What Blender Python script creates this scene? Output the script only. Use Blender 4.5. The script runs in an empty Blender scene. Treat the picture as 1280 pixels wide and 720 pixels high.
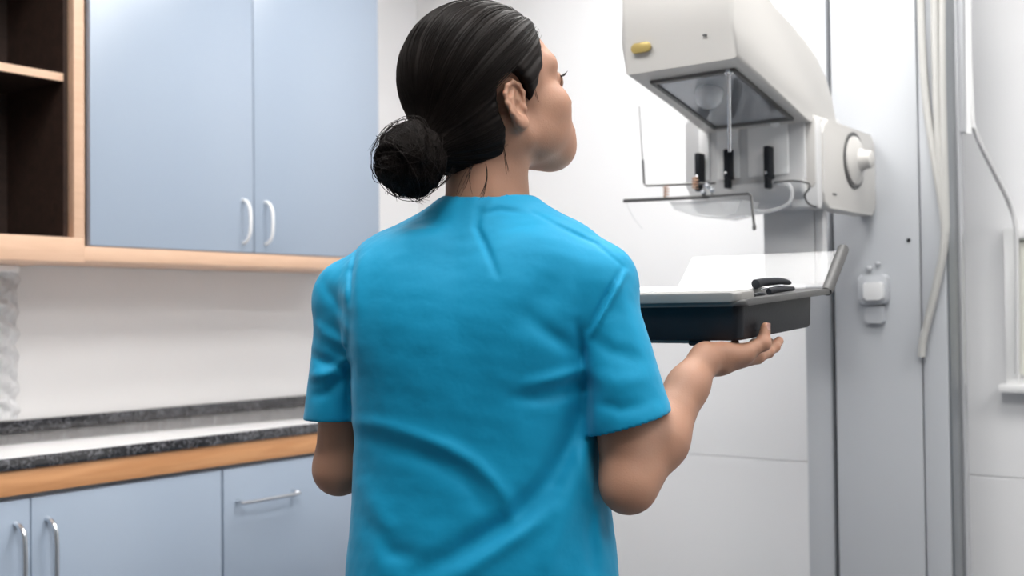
import bpy, bmesh, math, random, os
import numpy as np
from mathutils import Vector, Matrix, Euler
random.seed(7); rng = np.random.default_rng(7)
sc = bpy.context.scene
C = bpy.context.collection
PI = math.pi
FP = 1400.0                                   # focal length in pixels (1280 wide)
CAMZ = 1.18
cam_rot = Euler((PI/2 + math.radians(1.27), 0, 0)).to_matrix() @ Matrix.Rotation(math.radians(-0.62), 3, 'Z')
RA = math.atan2(-0.6, 0.8)                    # the room is turned against the view
RM = Matrix.Rotation(RA, 3, 'Z')

def P(x, y, Y):
    """world point seen at image position x,y at world depth Y"""
    d = cam_rot @ Vector(((x-640)/FP, -(y-360)/FP, -1))
    d = d * (Y/d.y)
    return np.array([d.x, d.y, d.z + CAMZ])

# ------------------------------------------------------------------ materials
def nt(m):
    m.use_nodes = True
    return m.node_tree.nodes, m.node_tree.links, m.node_tree.nodes['Principled BSDF']

def mat(name, col, rough=0.5, metal=0.0, spec=0.5, var=0.06, scale=8, bump=0.0, bscale=60, trans=0.0,
        alpha=1.0, sss=0.0, emit=0, stretch=(1,1,1), coat=0.0, ior=1.45, sheen=0.0):
    m = bpy.data.materials.new(name); n, l, b = nt(m)
    tc = n.new('ShaderNodeTexCoord'); mp = n.new('ShaderNodeMapping'); mp.inputs['Scale'].default_value = stretch
    l.new(tc.outputs['Object'], mp.inputs['Vector'])
    no = n.new('ShaderNodeTexNoise'); no.inputs['Scale'].default_value = scale; no.inputs['Detail'].default_value = 4
    l.new(mp.outputs[0], no.inputs['Vector'])
    mx = n.new('ShaderNodeMix'); mx.data_type = 'RGBA'
    mx.inputs[6].default_value = (*[c*(1-var) for c in col], 1)
    mx.inputs[7].default_value = (*[min(1, c*(1+var)) for c in col], 1)
    l.new(no.outputs['Fac'], mx.inputs[0]); l.new(mx.outputs[2], b.inputs['Base Color'])
    b.inputs['Roughness'].default_value = rough; b.inputs['Metallic'].default_value = metal
    b.inputs['Specular IOR Level'].default_value = spec; b.inputs['IOR'].default_value = ior
    b.inputs['Transmission Weight'].default_value = trans; b.inputs['Alpha'].default_value = alpha
    b.inputs['Coat Weight'].default_value = coat; b.inputs['Sheen Weight'].default_value = sheen
    if sss:
        b.inputs['Subsurface Weight'].default_value = sss
        b.inputs['Subsurface Radius'].default_value = (0.012, 0.005, 0.003); b.inputs['Subsurface Scale'].default_value = 1.0
    if emit:
        b.inputs['Emission Color'].default_value = (*col, 1); b.inputs['Emission Strength'].default_value = emit
    if bump:
        nb = n.new('ShaderNodeTexNoise'); nb.inputs['Scale'].default_value = bscale; nb.inputs['Detail'].default_value = 3
        l.new(mp.outputs[0], nb.inputs['Vector'])
        bp = n.new('ShaderNodeBump'); bp.inputs['Strength'].default_value = bump; bp.inputs['Distance'].default_value = 0.002
        l.new(nb.outputs['Fac'], bp.inputs['Height']); l.new(bp.outputs[0], b.inputs['Normal'])
    return m

def wood(name, c1, c2, rough=0.4):
    m = bpy.data.materials.new(name); n, l, b = nt(m)
    tc = n.new('ShaderNodeTexCoord'); mp = n.new('ShaderNodeMapping'); mp.inputs['Scale'].default_value = (14, 1.2, 14)
    l.new(tc.outputs['Object'], mp.inputs['Vector'])
    no = n.new('ShaderNodeTexNoise'); no.inputs['Scale'].default_value = 3; no.inputs['Detail'].default_value = 6; no.inputs['Distortion'].default_value = 1.2
    l.new(mp.outputs[0], no.inputs['Vector'])
    cr = n.new('ShaderNodeValToRGB'); cr.color_ramp.elements[0].color = (*c1, 1); cr.color_ramp.elements[1].color = (*c2, 1)
    cr.color_ramp.elements[0].position = .35; cr.color_ramp.elements[1].position = .65
    l.new(no.outputs['Fac'], cr.inputs[0]); l.new(cr.outputs[0], b.inputs['Base Color'])
    b.inputs['Roughness'].default_value = rough
    return m

def granite(name):
    m = bpy.data.materials.new(name); n, l, b = nt(m)
    tc = n.new('ShaderNodeTexCoord')
    vo = n.new('ShaderNodeTexVoronoi'); vo.inputs['Scale'].default_value = 160
    l.new(tc.outputs['Object'], vo.inputs['Vector'])
    no = n.new('ShaderNodeTexNoise'); no.inputs['Scale'].default_value = 26; no.inputs['Detail'].default_value = 5
    l.new(tc.outputs['Object'], no.inputs['Vector'])
    mu = n.new('ShaderNodeMath'); mu.operation = 'MULTIPLY'
    l.new(vo.outputs['Distance'], mu.inputs[0]); l.new(no.outputs['Fac'], mu.inputs[1])
    cr = n.new('ShaderNodeValToRGB'); e = cr.color_ramp.elements
    e[0].color = (.008, .008, .01, 1); e[0].position = .2; e[1].color = (.15, .15, .165, 1); e[1].position = .52
    l.new(mu.outputs[0], cr.inputs[0]); l.new(cr.outputs[0], b.inputs['Base Color'])
    b.inputs['Roughness'].default_value = .07; b.inputs['IOR'].default_value = 1.55; b.inputs['Coat Weight'].default_value = .5; b.inputs['Coat Roughness'].default_value = .05; b.inputs['Coat IOR'].default_value = 1.7
    return m

def skin_mat(name):
    m = mat(name, (.39, .212, .142), rough=.5, spec=.35, var=.10, scale=22, bump=.12, bscale=420, sss=.18)
    return m

M = {}
M['wall'] = mat('white_paint', (.80, .80, .81), .55, var=.01, scale=2, bump=.05, bscale=180)
M['wall2'] = mat('warm_grey_paint', (.42, .42, .42), .6, var=.02)
M['ceil'] = mat('ceiling_paint', (.86, .86, .86), .8, var=.01)
M['floor'] = mat('floor_vinyl', (.13, .14, .16), .35, var=.08, scale=5, coat=.2)
M['splash'] = mat('splashback', (.80, .79, .79), .35, var=.012, scale=4)
M['blue'] = mat('blue_laminate', (.335, .40, .495), .28, spec=.9, var=.02, scale=3)
M['wood'] = wood('beech', (.64, .415, .285), (.70, .465, .325))
M['woodlow'] = wood('cherry_edge', (.56, .26, .11), (.66, .33, .15))
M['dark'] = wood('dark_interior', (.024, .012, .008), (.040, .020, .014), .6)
M['granite'] = granite('black_granite')
M['worktopw'] = mat('worktop_white', (.74, .74, .75), .12, var=.03, scale=20, coat=.5)
M['steel'] = mat('brushed_steel', (.72, .74, .77), .22, metal=1, var=.03)
M['shell'] = mat('machine_shell', (.56, .545, .525), .38, var=.015, scale=5)
M['shell2'] = mat('machine_shell_white', (.66, .66, .665), .3, var=.01)
M['panel'] = mat('column_panel', (.44, .455, .48), .42, var=.02, scale=3)
M['panelg'] = mat('grey_panel', (.36, .37, .39), .4, var=.02)
M['rail'] = mat('rail_metal', (.21, .225, .24), .38, metal=.5, var=.08, scale=3, stretch=(1,1,.2))
M['railight'] = mat('rail_light', (.45, .46, .48), .35, metal=.4, var=.04)
M['slot'] = mat('black_slot', (.012, .013, .018), .5)
M['blackp'] = mat('black_plastic', (.012, .014, .018), .5, spec=.3, var=.1, scale=10, bump=.1, bscale=300)
M['greyrim'] = mat('grey_rim', (.075, .075, .075), .45, var=.04, bump=.1, bscale=300)
M['greyrim2'] = mat('grey_rim_pale', (.25, .245, .235), .45, var=.04)
M['clear'] = mat('clear_plastic', (.97, .98, .99), .08, alpha=.12, spec=.5)
M['clear2'] = mat('frosted_plastic', (.9, .91, .92), .2, alpha=.5, spec=.5)
M['glass'] = mat('lamp_glass', (.95, .97, 1), .02, trans=1, ior=1.45)
M['bulb'] = mat('bulb_glass', (.9, .93, .96), .03, alpha=.45, spec=1.0, coat=1)
M['mirror'] = mat('collimator_glass', (.42, .44, .47), .10, metal=.6, var=.12, scale=14)
M['gold'] = mat('gold_label', (.45, .34, .12), .35, metal=.3)
M['brass'] = mat('copper_clip', (.55, .33, .22), .35, metal=.7)
M['rod'] = mat('dark_rod', (.13, .13, .13), .35, metal=.6)
M['cream'] = mat('hose_cream', (.43, .425, .41), .5, var=.04)
M['whitep'] = mat('white_plastic', (.86, .86, .86), .35, var=.01)
M['paper'] = mat('paper', (.87, .87, .86), .7, var=.01)
M['greyd'] = mat('device_grey', (.56, .56, .56), .4, var=.02)
M['beige'] = mat('beige_pane', (.68, .68, .62), .3, var=.03)
M['cloth'] = mat('white_cloth', (.90, .90, .91), .85, var=.03, bump=.4, bscale=60)
M['lamp'] = mat('light_diffuser', (1, .985, .96), .5, emit=11.0)
M['skin'] = skin_mat('skin')
M['lip'] = mat('lip', (.42, .16, .14), .4)
M['eye'] = mat('eye_white', (.75, .73, .7), .15)
M['lash'] = mat('lash', (.01, .008, .007), .6)
M['nail'] = mat('nail', (.66, .42, .36), .25, coat=.3)
M['pants'] = mat('trouser_cloth', (.012, .20, .34), .85, bump=.3, bscale=500)
M['shoe'] = mat('shoe_white', (.75, .75, .75), .5)
M['elastic'] = mat('hair_tie', (.6, .55, .5), .5)

def scrub_mat():
    m = bpy.data.materials.new('scrub_cloth'); n, l, b = nt(m)
    tc = n.new('ShaderNodeTexCoord')
    no = n.new('ShaderNodeTexNoise'); no.inputs['Scale'].default_value = 5; no.inputs['Detail'].default_value = 5
    l.new(tc.outputs['Object'], no.inputs['Vector'])
    mx = n.new('ShaderNodeMix'); mx.data_type = 'RGBA'
    mx.inputs[6].default_value = (.002, .235, .425, 1); mx.inputs[7].default_value = (.003, .27, .475, 1)
    l.new(no.outputs['Fac'], mx.inputs[0]); l.new(mx.outputs[2], b.inputs['Base Color'])
    b.inputs['Roughness'].default_value = .62; b.inputs['Specular IOR Level'].default_value = .2
    b.inputs['Sheen Weight'].default_value = .18; b.inputs['Sheen Roughness'].default_value = .4
    b.inputs['Sheen Tint'].default_value = (.6, .85, 1, 1)
    ws = []
    for d in 'XZ':
        w = n.new('ShaderNodeTexWave'); w.bands_direction = d; w.inputs['Scale'].default_value = 420; w.inputs['Distortion'].default_value = .8
        l.new(tc.outputs['Object'], w.inputs['Vector']); ws.append(w)
    ad = n.new('ShaderNodeMath'); l.new(ws[0].outputs['Fac'], ad.inputs[0]); l.new(ws[1].outputs['Fac'], ad.inputs[1])
    n2 = n.new('ShaderNodeTexNoise'); n2.inputs['Scale'].default_value = 26; n2.inputs['Detail'].default_value = 3; n2.inputs['Distortion'].default_value = .1
    l.new(tc.outputs['Object'], n2.inputs['Vector'])
    b1 = n.new('ShaderNodeBump'); b1.inputs['Strength'].default_value = .16; b1.inputs['Distance'].default_value = .01
    l.new(n2.outputs['Fac'], b1.inputs['Height'])
    b2 = n.new('ShaderNodeBump'); b2.inputs['Strength'].default_value = .10; b2.inputs['Distance'].default_value = .0005
    l.new(ad.outputs[0], b2.inputs['Height']); l.new(b1.outputs[0], b2.inputs['Normal']); l.new(b2.outputs[0], b.inputs['Normal'])
    return m
M['scrub'] = scrub_mat()
def hair_mat():
    m = bpy.data.materials.new('dark_hair'); n, l, b = nt(m)
    tc = n.new('ShaderNodeTexCoord'); no = n.new('ShaderNodeTexNoise'); no.inputs['Scale'].default_value = 60
    l.new(tc.outputs['Object'], no.inputs['Vector'])
    mx = n.new('ShaderNodeMix'); mx.data_type = 'RGBA'
    mx.inputs[6].default_value = (.004, .003, .0028, 1); mx.inputs[7].default_value = (.014, .010, .0085, 1)
    l.new(no.outputs['Fac'], mx.inputs[0]); l.new(mx.outputs[2], b.inputs['Base Color'])
    b.inputs['Roughness'].default_value = .55; b.inputs['Specular IOR Level'].default_value = .12
    return m
M['hair'] = hair_mat()

# ------------------------------------------------------------------ mesh helpers
def box(bm, lo, hi, bev=0.0, seg=2):
    lo = list(lo); hi = list(hi)
    vs = [bm.verts.new((x, y, z)) for x in (lo[0], hi[0]) for y in (lo[1], hi[1]) for z in (lo[2], hi[2])]
    f = [(0,1,3,2), (4,6,7,5), (0,4,5,1), (2,3,7,6), (0,2,6,4), (1,5,7,3)]
    fs = [bm.faces.new([vs[i] for i in q]) for q in f]
    if bev:
        es = set(e for q in fs for e in q.edges)
        bmesh.ops.bevel(bm, geom=list(es), offset=bev, segments=seg, profile=.5, affect='EDGES')
    return bm

def prism(bm, pts, axis, a, b, bev=0.0, seg=3):
    """polygon pts in the plane normal to axis, extruded from a to b.  axis 0: pts=(y,z); axis 1: (x,z); axis 2: (x,y)"""
    def mk(p, t):
        return {0: (t, p[0], p[1]), 1: (p[0], t, p[1]), 2: (p[0], p[1], t)}[axis]
    va = [bm.verts.new(mk(p, a)) for p in pts]; vb = [bm.verts.new(mk(p, b)) for p in pts]
    n = len(pts); fs = [bm.faces.new(va), bm.faces.new(vb[::-1])]
    for i in range(n):
        fs.append(bm.faces.new([va[i], vb[i], vb[(i+1) % n], va[(i+1) % n]]))
    if bev:
        es = set(fs[0].edges) | set(fs[1].edges)
        bmesh.ops.bevel(bm, geom=list(es), offset=bev, segments=seg, profile=.5, affect='EDGES')
    return bm

def rrect(x0, x1, y0, y1, r, n=6):
    out = []
    for cx, cy, a0 in ((x1-r, y1-r, 0), (x0+r, y1-r, 90), (x0+r, y0+r, 180), (x1-r, y0+r, 270)):
        for i in range(n+1):
            a = math.radians(a0 + 90*i/n); out.append((cx+r*math.cos(a), cy+r*math.sin(a)))
    return out

def tube(bm, pts, r, n=10, cap=True, smooth=0):
    pts = [Vector(p) for p in pts]
    rs = r if isinstance(r, (list, tuple, np.ndarray)) else [r]*len(pts)
    if smooth:
        npts, nrs = [], []
        m = len(pts)
        for i in range(m-1):
            p0 = pts[max(i-1, 0)]; p1 = pts[i]; p2 = pts[i+1]; p3 = pts[min(i+2, m-1)]
            for k in range(smooth):
                t = k/smooth
                npts.append(0.5*((2*p1)+(-p0+p2)*t+(2*p0-5*p1+4*p2-p3)*t*t+(-p0+3*p1-3*p2+p3)*t**3))
                nrs.append(rs[i]*(1-t)+rs[i+1]*t)
        npts.append(pts[-1]); nrs.append(rs[-1]); pts, rs = npts, nrs
    rings = []
    t0 = (pts[1]-pts[0]).normalized()
    u = t0.orthogonal().normalized()
    for i, p in enumerate(pts):
        t = ((pts[min(i+1, len(pts)-1)]-pts[max(i-1, 0)])).normalized()
        u = (u - t*u.dot(t)).normalized(); w = t.cross(u)
        rings.append([bm.verts.new(p + (u*math.cos(2*PI*k/n)+w*math.sin(2*PI*k/n))*rs[i]) for k in range(n)])
    for a, b in zip(rings, rings[1:]):
        for k in range(n):
            bm.faces.new([a[k], a[(k+1) % n], b[(k+1) % n], b[k]])
    if cap:
        bm.faces.new(rings[0][::-1]); bm.faces.new(rings[-1])
    return bm

def lathe(bm, prof, c, axis, n=32):
    """prof = [(radius, height)] round axis through c"""
    ax = Vector(axis).normalized(); u = ax.orthogonal().normalized(); w = ax.cross(u); c = Vector(c)
    rings = []
    for r, h in prof:
        r = max(r, 1e-5)
        rings.append([bm.verts.new(c+ax*h+(u*math.cos(2*PI*k/n)+w*math.sin(2*PI*k/n))*r) for k in range(n)])
    for a, b in zip(rings, rings[1:]):
        for k in range(n):
            bm.faces.new([a[k], a[(k+1) % n], b[(k+1) % n], b[k]])
    bm.faces.new(rings[0][::-1]); bm.faces.new(rings[-1])
    return bm

ORG = {}
def tag(o, label=None, cat=None, group=None, kind=None):
    if label: o['label'] = label
    if cat: o['category'] = cat
    if group: o['group'] = group
    if kind: o['kind'] = kind
    return o

def thing(name, label, cat, loc, group=None, room=True):
    o = bpy.data.objects.new(name, None); C.objects.link(o); o.empty_display_size = .05
    o.location = (RM @ Vector(loc)) if room else Vector(loc)
    if room: o.rotation_euler = (0, 0, RA)
    ORG[o.name] = Vector(loc)
    return tag(o, label, cat, group)

def obj(name, bm, m, parent=None, label=None, room=True, sm=True, kind=None):
    """mesh given in room coordinates (or world ones when room=False)"""
    bmesh.ops.recalc_face_normals(bm, faces=bm.faces)
    me = bpy.data.meshes.new(name); 
    if parent is not None:
        og = ORG[parent.name]
    else:
        vs = [v.co for v in bm.verts]
        og = Vector((sum(v.x for v in vs)/len(vs), sum(v.y for v in vs)/len(vs), min(v.z for v in vs)))
    for v in bm.verts: v.co -= og
    bm.to_mesh(me); bm.free()
    me.materials.append(m if not isinstance(m, str) else M[m])
    if sm:
        for p in me.polygons: p.use_smooth = True
        try: me.set_sharp_from_angle(angle=math.radians(38))
        except Exception: pass
    o = bpy.data.objects.new(name, me); C.objects.link(o)
    if parent is not None:
        o.parent = parent
    else:
        o.location = (RM @ og) if room else og
        if room: o.rotation_euler = (0, 0, RA)
    ORG[o.name] = og
    if label: o['label'] = label
    if kind: o['kind'] = kind
    return o
nb = bmesh.new

def B(name, lo, hi, m, parent=None, bev=0.0, **k):
    return obj(name, box(nb(), lo, hi, bev), m, parent, **k)

# ------------------------------------------------------------------ room shell   (room coords: x = across, y = towards the far wall)
XW, YW = -2.62, 2.95          # cabinet wall, far wall
XE, YS, H = 2.6, -2.2, 2.62
def S(name, lo, hi, m): return tag(B(name, lo, hi, m, sm=False), kind='structure')
S('floor', (XW-.12, YS-.12, -.1), (XE+.12, YW+.12, 0), 'floor')
S('ceiling', (XW-.12, YS-.12, H), (XE+.12, YW+.12, H+.1), 'ceil')
S('wall_left', (XW-.12, YS-.12, 0), (XW, YW+.12, H), 'wall')
S('wall_right', (XE, YS-.12, 0), (XE+.12, YW+.12, H), 'wall2')
S('wall_back', (XW, YS-.12, 0), (XE, YS, H), 'wall2')
# far wall of painted panels, with a seam at waist height
bm = nb()
box(bm, (XW, YW, 0), (XE, YW+.12, .758), .0015, 1); box(bm, (XW, YW, .7605), (XE, YW+.12, H), .0015, 1)
box(bm, (XW, YW+.004, .74), (XE, YW+.1, .78))
tag(obj('wall_far', bm, 'wall', sm=False), kind='structure')
tag(B('baseboard_far', (XW, YW-.012, 0), (XE, YW, .09), 'whitep', bev=.003), kind='structure')
# white framed pane at the right edge of the picture
t = obj('window_1', prism(nb(), [(-.655, 1.015), (-.655, 1.352), (-.1, 1.352), (-.1, 1.015)], 1, YW-.008, YW), 'beige', sm=False)
tag(t, kind='structure')
fr = nb()
box(fr, (-.683, YW-.026, .99), (-.654, YW, 1.375), .003); box(fr, (-.104, YW-.026, .99), (-.075, YW, 1.375), .003)
box(fr, (-.654, YW-.026, 1.348), (-.104, YW, 1.375), .003)
w = obj('window_frame', fr, 'whitep', t)
w2 = obj('window_sill', box(nb(), (-.698, YW-.045, .972), (-.06, YW, .992), .004), 'whitep', t)

# ------------------------------------------------------------------ ceiling lamps
LAMPS = [(-1.45, .8), (-1.45, 2.1), (-.55, .6), (-.55, 1.9), (.8, .6), (.8, 1.9), (1.8, 1.5)]
lab = ['over the left cabinets, nearer the viewer', 'over the left cabinets, nearer the far wall', 'above the person', 'above the machine column',
       'right of the person', 'nearest the far right corner', 'by the right wall', 'behind the viewer on the left', 'behind the viewer on the right']
for (x, y), s in zip(LAMPS, lab):
    t = thing('ceiling_light', 'square white ceiling light panel ' + s, 'ceiling light', (x, y, H), 'ceiling light panels')
    f = nb()
    for lo, hi in (((-.32, -.32), (.32, -.29)), ((-.32, .29), (.32, .32)), ((-.32, -.29), (-.29, .29)), ((.29, -.29), (.32, .29))):
        box(f, (x+lo[0], y+lo[1], H-.03), (x+hi[0], y+hi[1], H), .003)
    obj('light_frame', f, 'whitep', t)
    B('diffuser', (x-.29, y-.29, H-.02), (x+.29, y+.29, H-.005), 'lamp', t, sm=False)

# ------------------------------------------------------------------ wall cabinets
def d_handle(bm, x, y, z0, z1, out=.03, r=.0048):
    tube(bm, [(x, y, z0), (x+out*.55, y, z0+.006), (x+out, y, z0+.03), (x+out, y, z1-.03), (x+out*.55, y, z1-.006), (x, y, z1)], r, 10, smooth=5)
    return bm
VF = -2.34       # front plane of wall cabinets
ZB, ZT = 1.311, 2.25
# cabinet with two doors
t = thing('wall_cabinet', 'pale blue two-door wall cabinet in a beech frame above the worktop', 'cabinet', (XW, 1.48, ZB))
c = nb()
box(c, (XW+.003, 1.475, ZB), (VF-.002, 2.462, ZB+.034), .001)
box(c, (XW+.003, 1.475, ZT-.03), (VF-.02, 2.462, ZT), .001)
box(c, (XW+.003, 2.444, ZB), (VF-.02, 2.462, ZT), .001); box(c, (XW+.003, 1.475, ZB), (VF-.02, 1.489, ZT), .001)
box(c, (XW+.003, 1.475, ZB), (XW+.01, 2.462, ZT))
obj('cabinet_body', c, 'wood', t)
for y0, y1, hy in ((1.491, 1.9745, 1.938), (1.9775, 2.458, 2.014)):
    d = B('door', (VF-.018, y0, ZB+.036), (VF, y1, ZT-.005), 'blue', t, bev=.0015)
    obj('handle', d_handle(nb(), VF, hy, 1.372, 1.486, .030, .0042), 'whitep', d, label='slim white bow handle')
# open shelf unit
t = thing('open_shelf_cabinet', 'open beech wall cabinet with dark interior shelves, left of the blue doors', 'cabinet', (XW, .6, ZB))
c = nb()
box(c, (XW+.012, .55, ZB-.004), (VF+.004, 1.474, ZB+.052), .0015)
box(c, (VF-.022, 1.447, ZB+.052), (VF+.004, 1.474, ZT), .0015)
box(c, (VF-.022, .55, ZB+.052), (VF+.004, .59, ZT), .0015)
box(c, (XW+.012, .55, ZT-.05), (VF+.002, 1.474, ZT), .0015)
obj('cabinet_frame', c, 'wood', t)
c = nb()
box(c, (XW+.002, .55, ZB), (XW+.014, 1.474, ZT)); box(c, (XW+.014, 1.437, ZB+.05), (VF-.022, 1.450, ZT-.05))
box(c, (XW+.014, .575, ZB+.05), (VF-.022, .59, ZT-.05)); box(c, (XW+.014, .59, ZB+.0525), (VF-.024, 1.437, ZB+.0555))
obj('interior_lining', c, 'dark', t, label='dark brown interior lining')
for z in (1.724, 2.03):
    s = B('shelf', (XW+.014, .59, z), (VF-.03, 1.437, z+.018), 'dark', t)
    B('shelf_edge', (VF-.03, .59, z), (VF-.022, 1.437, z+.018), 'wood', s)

# ------------------------------------------------------------------ base cabinets + worktop
LF = -2.17
t = thing('worktop', 'polished black granite worktop with an orange wood edge band', 'worktop', (XW, -.2, .82))
B('granite_slab', (XW+.002, -.2, .874), (LF+.012, 2.5, .8985), 'granite', t, bev=.002)
B('work_surface', (XW+.002, -.2, .8985), (LF+.0105, 2.4985, .90), 'worktopw', t, bev=.0005, label='glossy pale work surface')
B('wood_edge', (XW+.05, -.2, .822), (LF+.006, 2.495, .8738), 'woodlow', t, bev=.002)
B('upstand', (XW+.007, -.2, .9002), (XW+.014, 2.5, .931), 'granite', t, bev=.002)
def base_cab(y0, y1, label, fronts):
    t = thing('base_cabinet', label, 'cabinet', (XW, y0, 0), 'base cabinets under the worktop')
    c = nb(); box(c, (XW+.003, y0, .09), (LF-.02, y1, .82), .001); box(c, (XW+.02, y0, 0), (LF-.07, y1, .09))
    obj('cabinet_body', c, 'blue', t)
    for kind, a, b, z0, z1, hp in fronts:
        d = B(kind, (LF-.019, a, z0), (LF, b, z1), 'blue', t, bev=.0015)
        if kind == 'door':
            obj('handle', d_handle(nb(), LF, hp, .60, .765, .034, .006), 'steel', d, label='bent steel tube handle')
        else:
            h = nb(); tube(h, [(LF, hp-.088, z1-.078), (LF+.016, hp-.088, z1-.080), (LF+.026, hp-.08, z1-.083), (LF+.026, hp+.08, z1-.083), (LF+.016, hp+.088, z1-.080), (LF, hp+.088, z1-.078)], .0045, 10, smooth=4)
            obj('handle', h, 'steel', d, label='slim steel bar handle')
base_cab(.762, 1.730, 'blue two-door base cabinet with a pair of steel bow handles', [('door', .764, 1.2445, .10, .812, 1.213), ('door', 1.2475, 1.7285, .10, .812, 1.281)])
base_cab(1.732, 2.32, 'pale blue base cabinet with a horizontal steel bar handle, beside the elbow', [('drawer', 1.735, 2.318, .44, .812, 1.862), ('drawer', 1.735, 2.318, .10, .436, 2.03)])
# splashback
tag(B('trim_1', (XW, -.2, .931), (XW+.006, 2.47, ZB), 'splash'), kind='structure')
# crumpled white cloth at the left edge
bm = nb(); nx, nz = 10, 60; g = []
for i in range(nz+1):
    row = []
    for k in range(nx+1):
        y = 1.375 + .062*k/nx + .004*math.sin(i*.6); z = .94 + (1.298-.94)*i/nz
        x = XW+.06 + .005*math.sin(z*2*PI/.045 + k*.55) + .0015*math.sin(z*2*PI/.021 - k*.9) + .004*math.sin(k*1.3)
        row.append(bm.verts.new((x, y, z)))
    g.append(row)
for i in range(nz):
    for k in range(nx): bm.faces.new([g[i][k], g[i][k+1], g[i+1][k+1], g[i+1][k]])
bmesh.ops.solidify(bm, geom=list(bm.faces), thickness=.004)
# hanger strip that holds it up under the cabinet
box(bm, (XW+.05, 1.376, 1.29), (XW+.075, 1.434, ZB-.0045), .002)
tag(obj('hanging_cloth', bm, 'cloth'), 'crumpled white cloth hanging under the open shelf cabinet', 'cloth')

# ------------------------------------------------------------------ the X-ray machine
VS = -.88
def R2(x, y, u):
    """room point on the plane at room-depth u, seen at x,y"""
    d = RM.inverted() @ (cam_rot @ Vector(((x-640)/FP, -(y-360)/FP, -1)))
    k = u/d.y
    return Vector((d.x*k, u, d.z*k + CAMZ))
def R1(x, y, v):
    d = RM.inverted() @ (cam_rot @ Vector(((x-640)/FP, -(y-360)/FP, -1)))
    k = v/d.x
    return Vector((v, d.y*k, d.z*k + CAMZ))
MX = thing('mammography_machine', 'tall pale grey X-ray machine with overhanging tube head against the far wall', 'medical machine', (-.87, 2.6, 0))
U = 2.55
xa = R2(1004, 400, U).x; xb = R2(1036, 400, U).x; xc = R2(1043.5, 400, U).x; xd = R2(1152, 400, U).x; xe = R2(1184, 400, U).x
CT = 2.35
B('column_panel', (xa, U+.012, .05), (xb, U+.13, CT), 'panel', MX, bev=.003, label='narrow left column panel')
B('guide_slot', (xb, U+.035, .05), (xc, U+.12, CT), 'slot', MX, label='black guide slot')
B('column_panel', (xc, U, .05), (xd-.0015, U+.13, CT), 'panel', MX, bev=.003)
B('column_panel', (xd+.0015, U, .05), (xe, U+.13, CT), 'panel', MX, bev=.003, label='narrow right column panel')
B('edge_rail', (xe, U+.004, .05), (xe+.006, U+.075, CT), 'rail', MX, bev=.001, label='dark metal edge rail')
B('edge_rail', (xe, U+.08, .05), (xe+.010, U+.115, CT), 'railight', MX, bev=.002, label='lighter metal edge rail')
B('column_back', (xa+.01, U+.13, .05), (-.80, YW-.013, CT-.02), 'panel', MX, bev=.003)
B('base_plate', (xa-.05, U-.25, 0), (xe+.03, YW-.013, .05), 'panel', MX, bev=.01)
sw = nb(); p = R2(1136, 300, U); lathe(sw, [(.0045, 0), (.0045, .002), (.003, .0035)], (p.x, U, p.z), (0, -1, 0), 12)
obj('screw', sw, 'slot', MX)
# control box on the column
p0 = R2(1076, 344, U); p1 = R2(1113, 380, U)
cb = obj('control_box', prism(nb(), rrect(p0.x, p1.x, p1.z, p0.z, .012), 1, U-.022, U, .004), 'panel', MX)
q0 = R2(1081, 353, U-.02); q1 = R2(1106, 375, U-.02)
obj('button', prism(nb(), rrect(q0.x, q1.x, q1.z, q0.z, .007), 1, U-.032, U-.022, .003), 'shell2', cb, label='pale square button')
l0 = R2(1083, 383, U); l1 = R2(1107, 404, U)
obj('lower_socket', prism(nb(), rrect(l0.x, l1.x, l1.z, l0.z, .006), 1, U-.014, U, .003), 'panel', cb)
k = nb(); a = R2(1087, 336, U); lathe(k, [(.006, 0), (.007, .008), (.003, .012)], (a.x, U, a.z), (0, -1, 0), 14)
a = R2(1098, 330, U); lathe(k, [(.005, 0), (.005, .006), (.002, .009)], (a.x, U, a.z), (0, -1, 0), 14); obj('knob', k, 'panelg', cb)
# tube head: profile in (y, z)
prof = [(1.857, 1.636), (1.850, 1.70), (1.853, 1.80), (1.865, 1.84), (1.90, 1.86), (1.96, 1.845), (2.04, 1.80), (2.101, 1.750), (2.18, 1.737),
        (2.243, 1.712), (2.295, 1.675), (2.33, 1.635), (2.352, 1.585), (2.352, 1.55), (2.22, 1.560), (2.17, 1.570)]
prof = [(1.857, 1.636), (1.849, 1.70), (1.845, 1.79), (1.855, 1.815), (1.885, 1.825), (1.93, 1.80), (1.963, 1.776), (2.03, 1.765), (2.101, 1.748), (2.18, 1.737),
        (2.243, 1.712), (2.295, 1.675), (2.33, 1.635), (2.352, 1.585), (2.352, 1.553), (2.19, 1.566)]
XL = VS-.236
head = obj('tube_head', prism(nb(), prof, 0, XL, VS, .012, 4), 'shell', MX)
# underside window: dark frame, glass, lamp
def under(y): return 1.636 + (y-1.857)/(2.19-1.857)*(1.566-1.636)
def uslab(x0, x1, y0, y1, dz0, dz1, bm=None, bev=0):
    bm = bm or nb()
    prism(bm, [(y0, under(y0)+dz0), (y1, under(y1)+dz0), (y1, under(y1)+dz1), (y0, under(y0)+dz1)], 0, x0, x1, bev, 2)
    return bm
f = nb(); a0, a1, b0, b1 = XL+.035, VS-.022, 1.895, 2.165
uslab(a0, a1, b0, b0+.010, -.006, .002, f); uslab(a0, a1, b1-.010, b1, -.006, .002, f)
uslab(a0, a0+.008, b0, b1, -.006, .002, f); uslab(a1-.008, a1, b0, b1, -.006, .002, f)
cf = obj('collimator_frame', f, 'rod', head)
obj('collimator_glass', uslab(a0+.008, a1-.008, b0+.01, b1-.01, -.003, .001), 'mirror', head)
p = R2(886, 112, 1.97)
p.z = under(1.97)-.010
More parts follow.
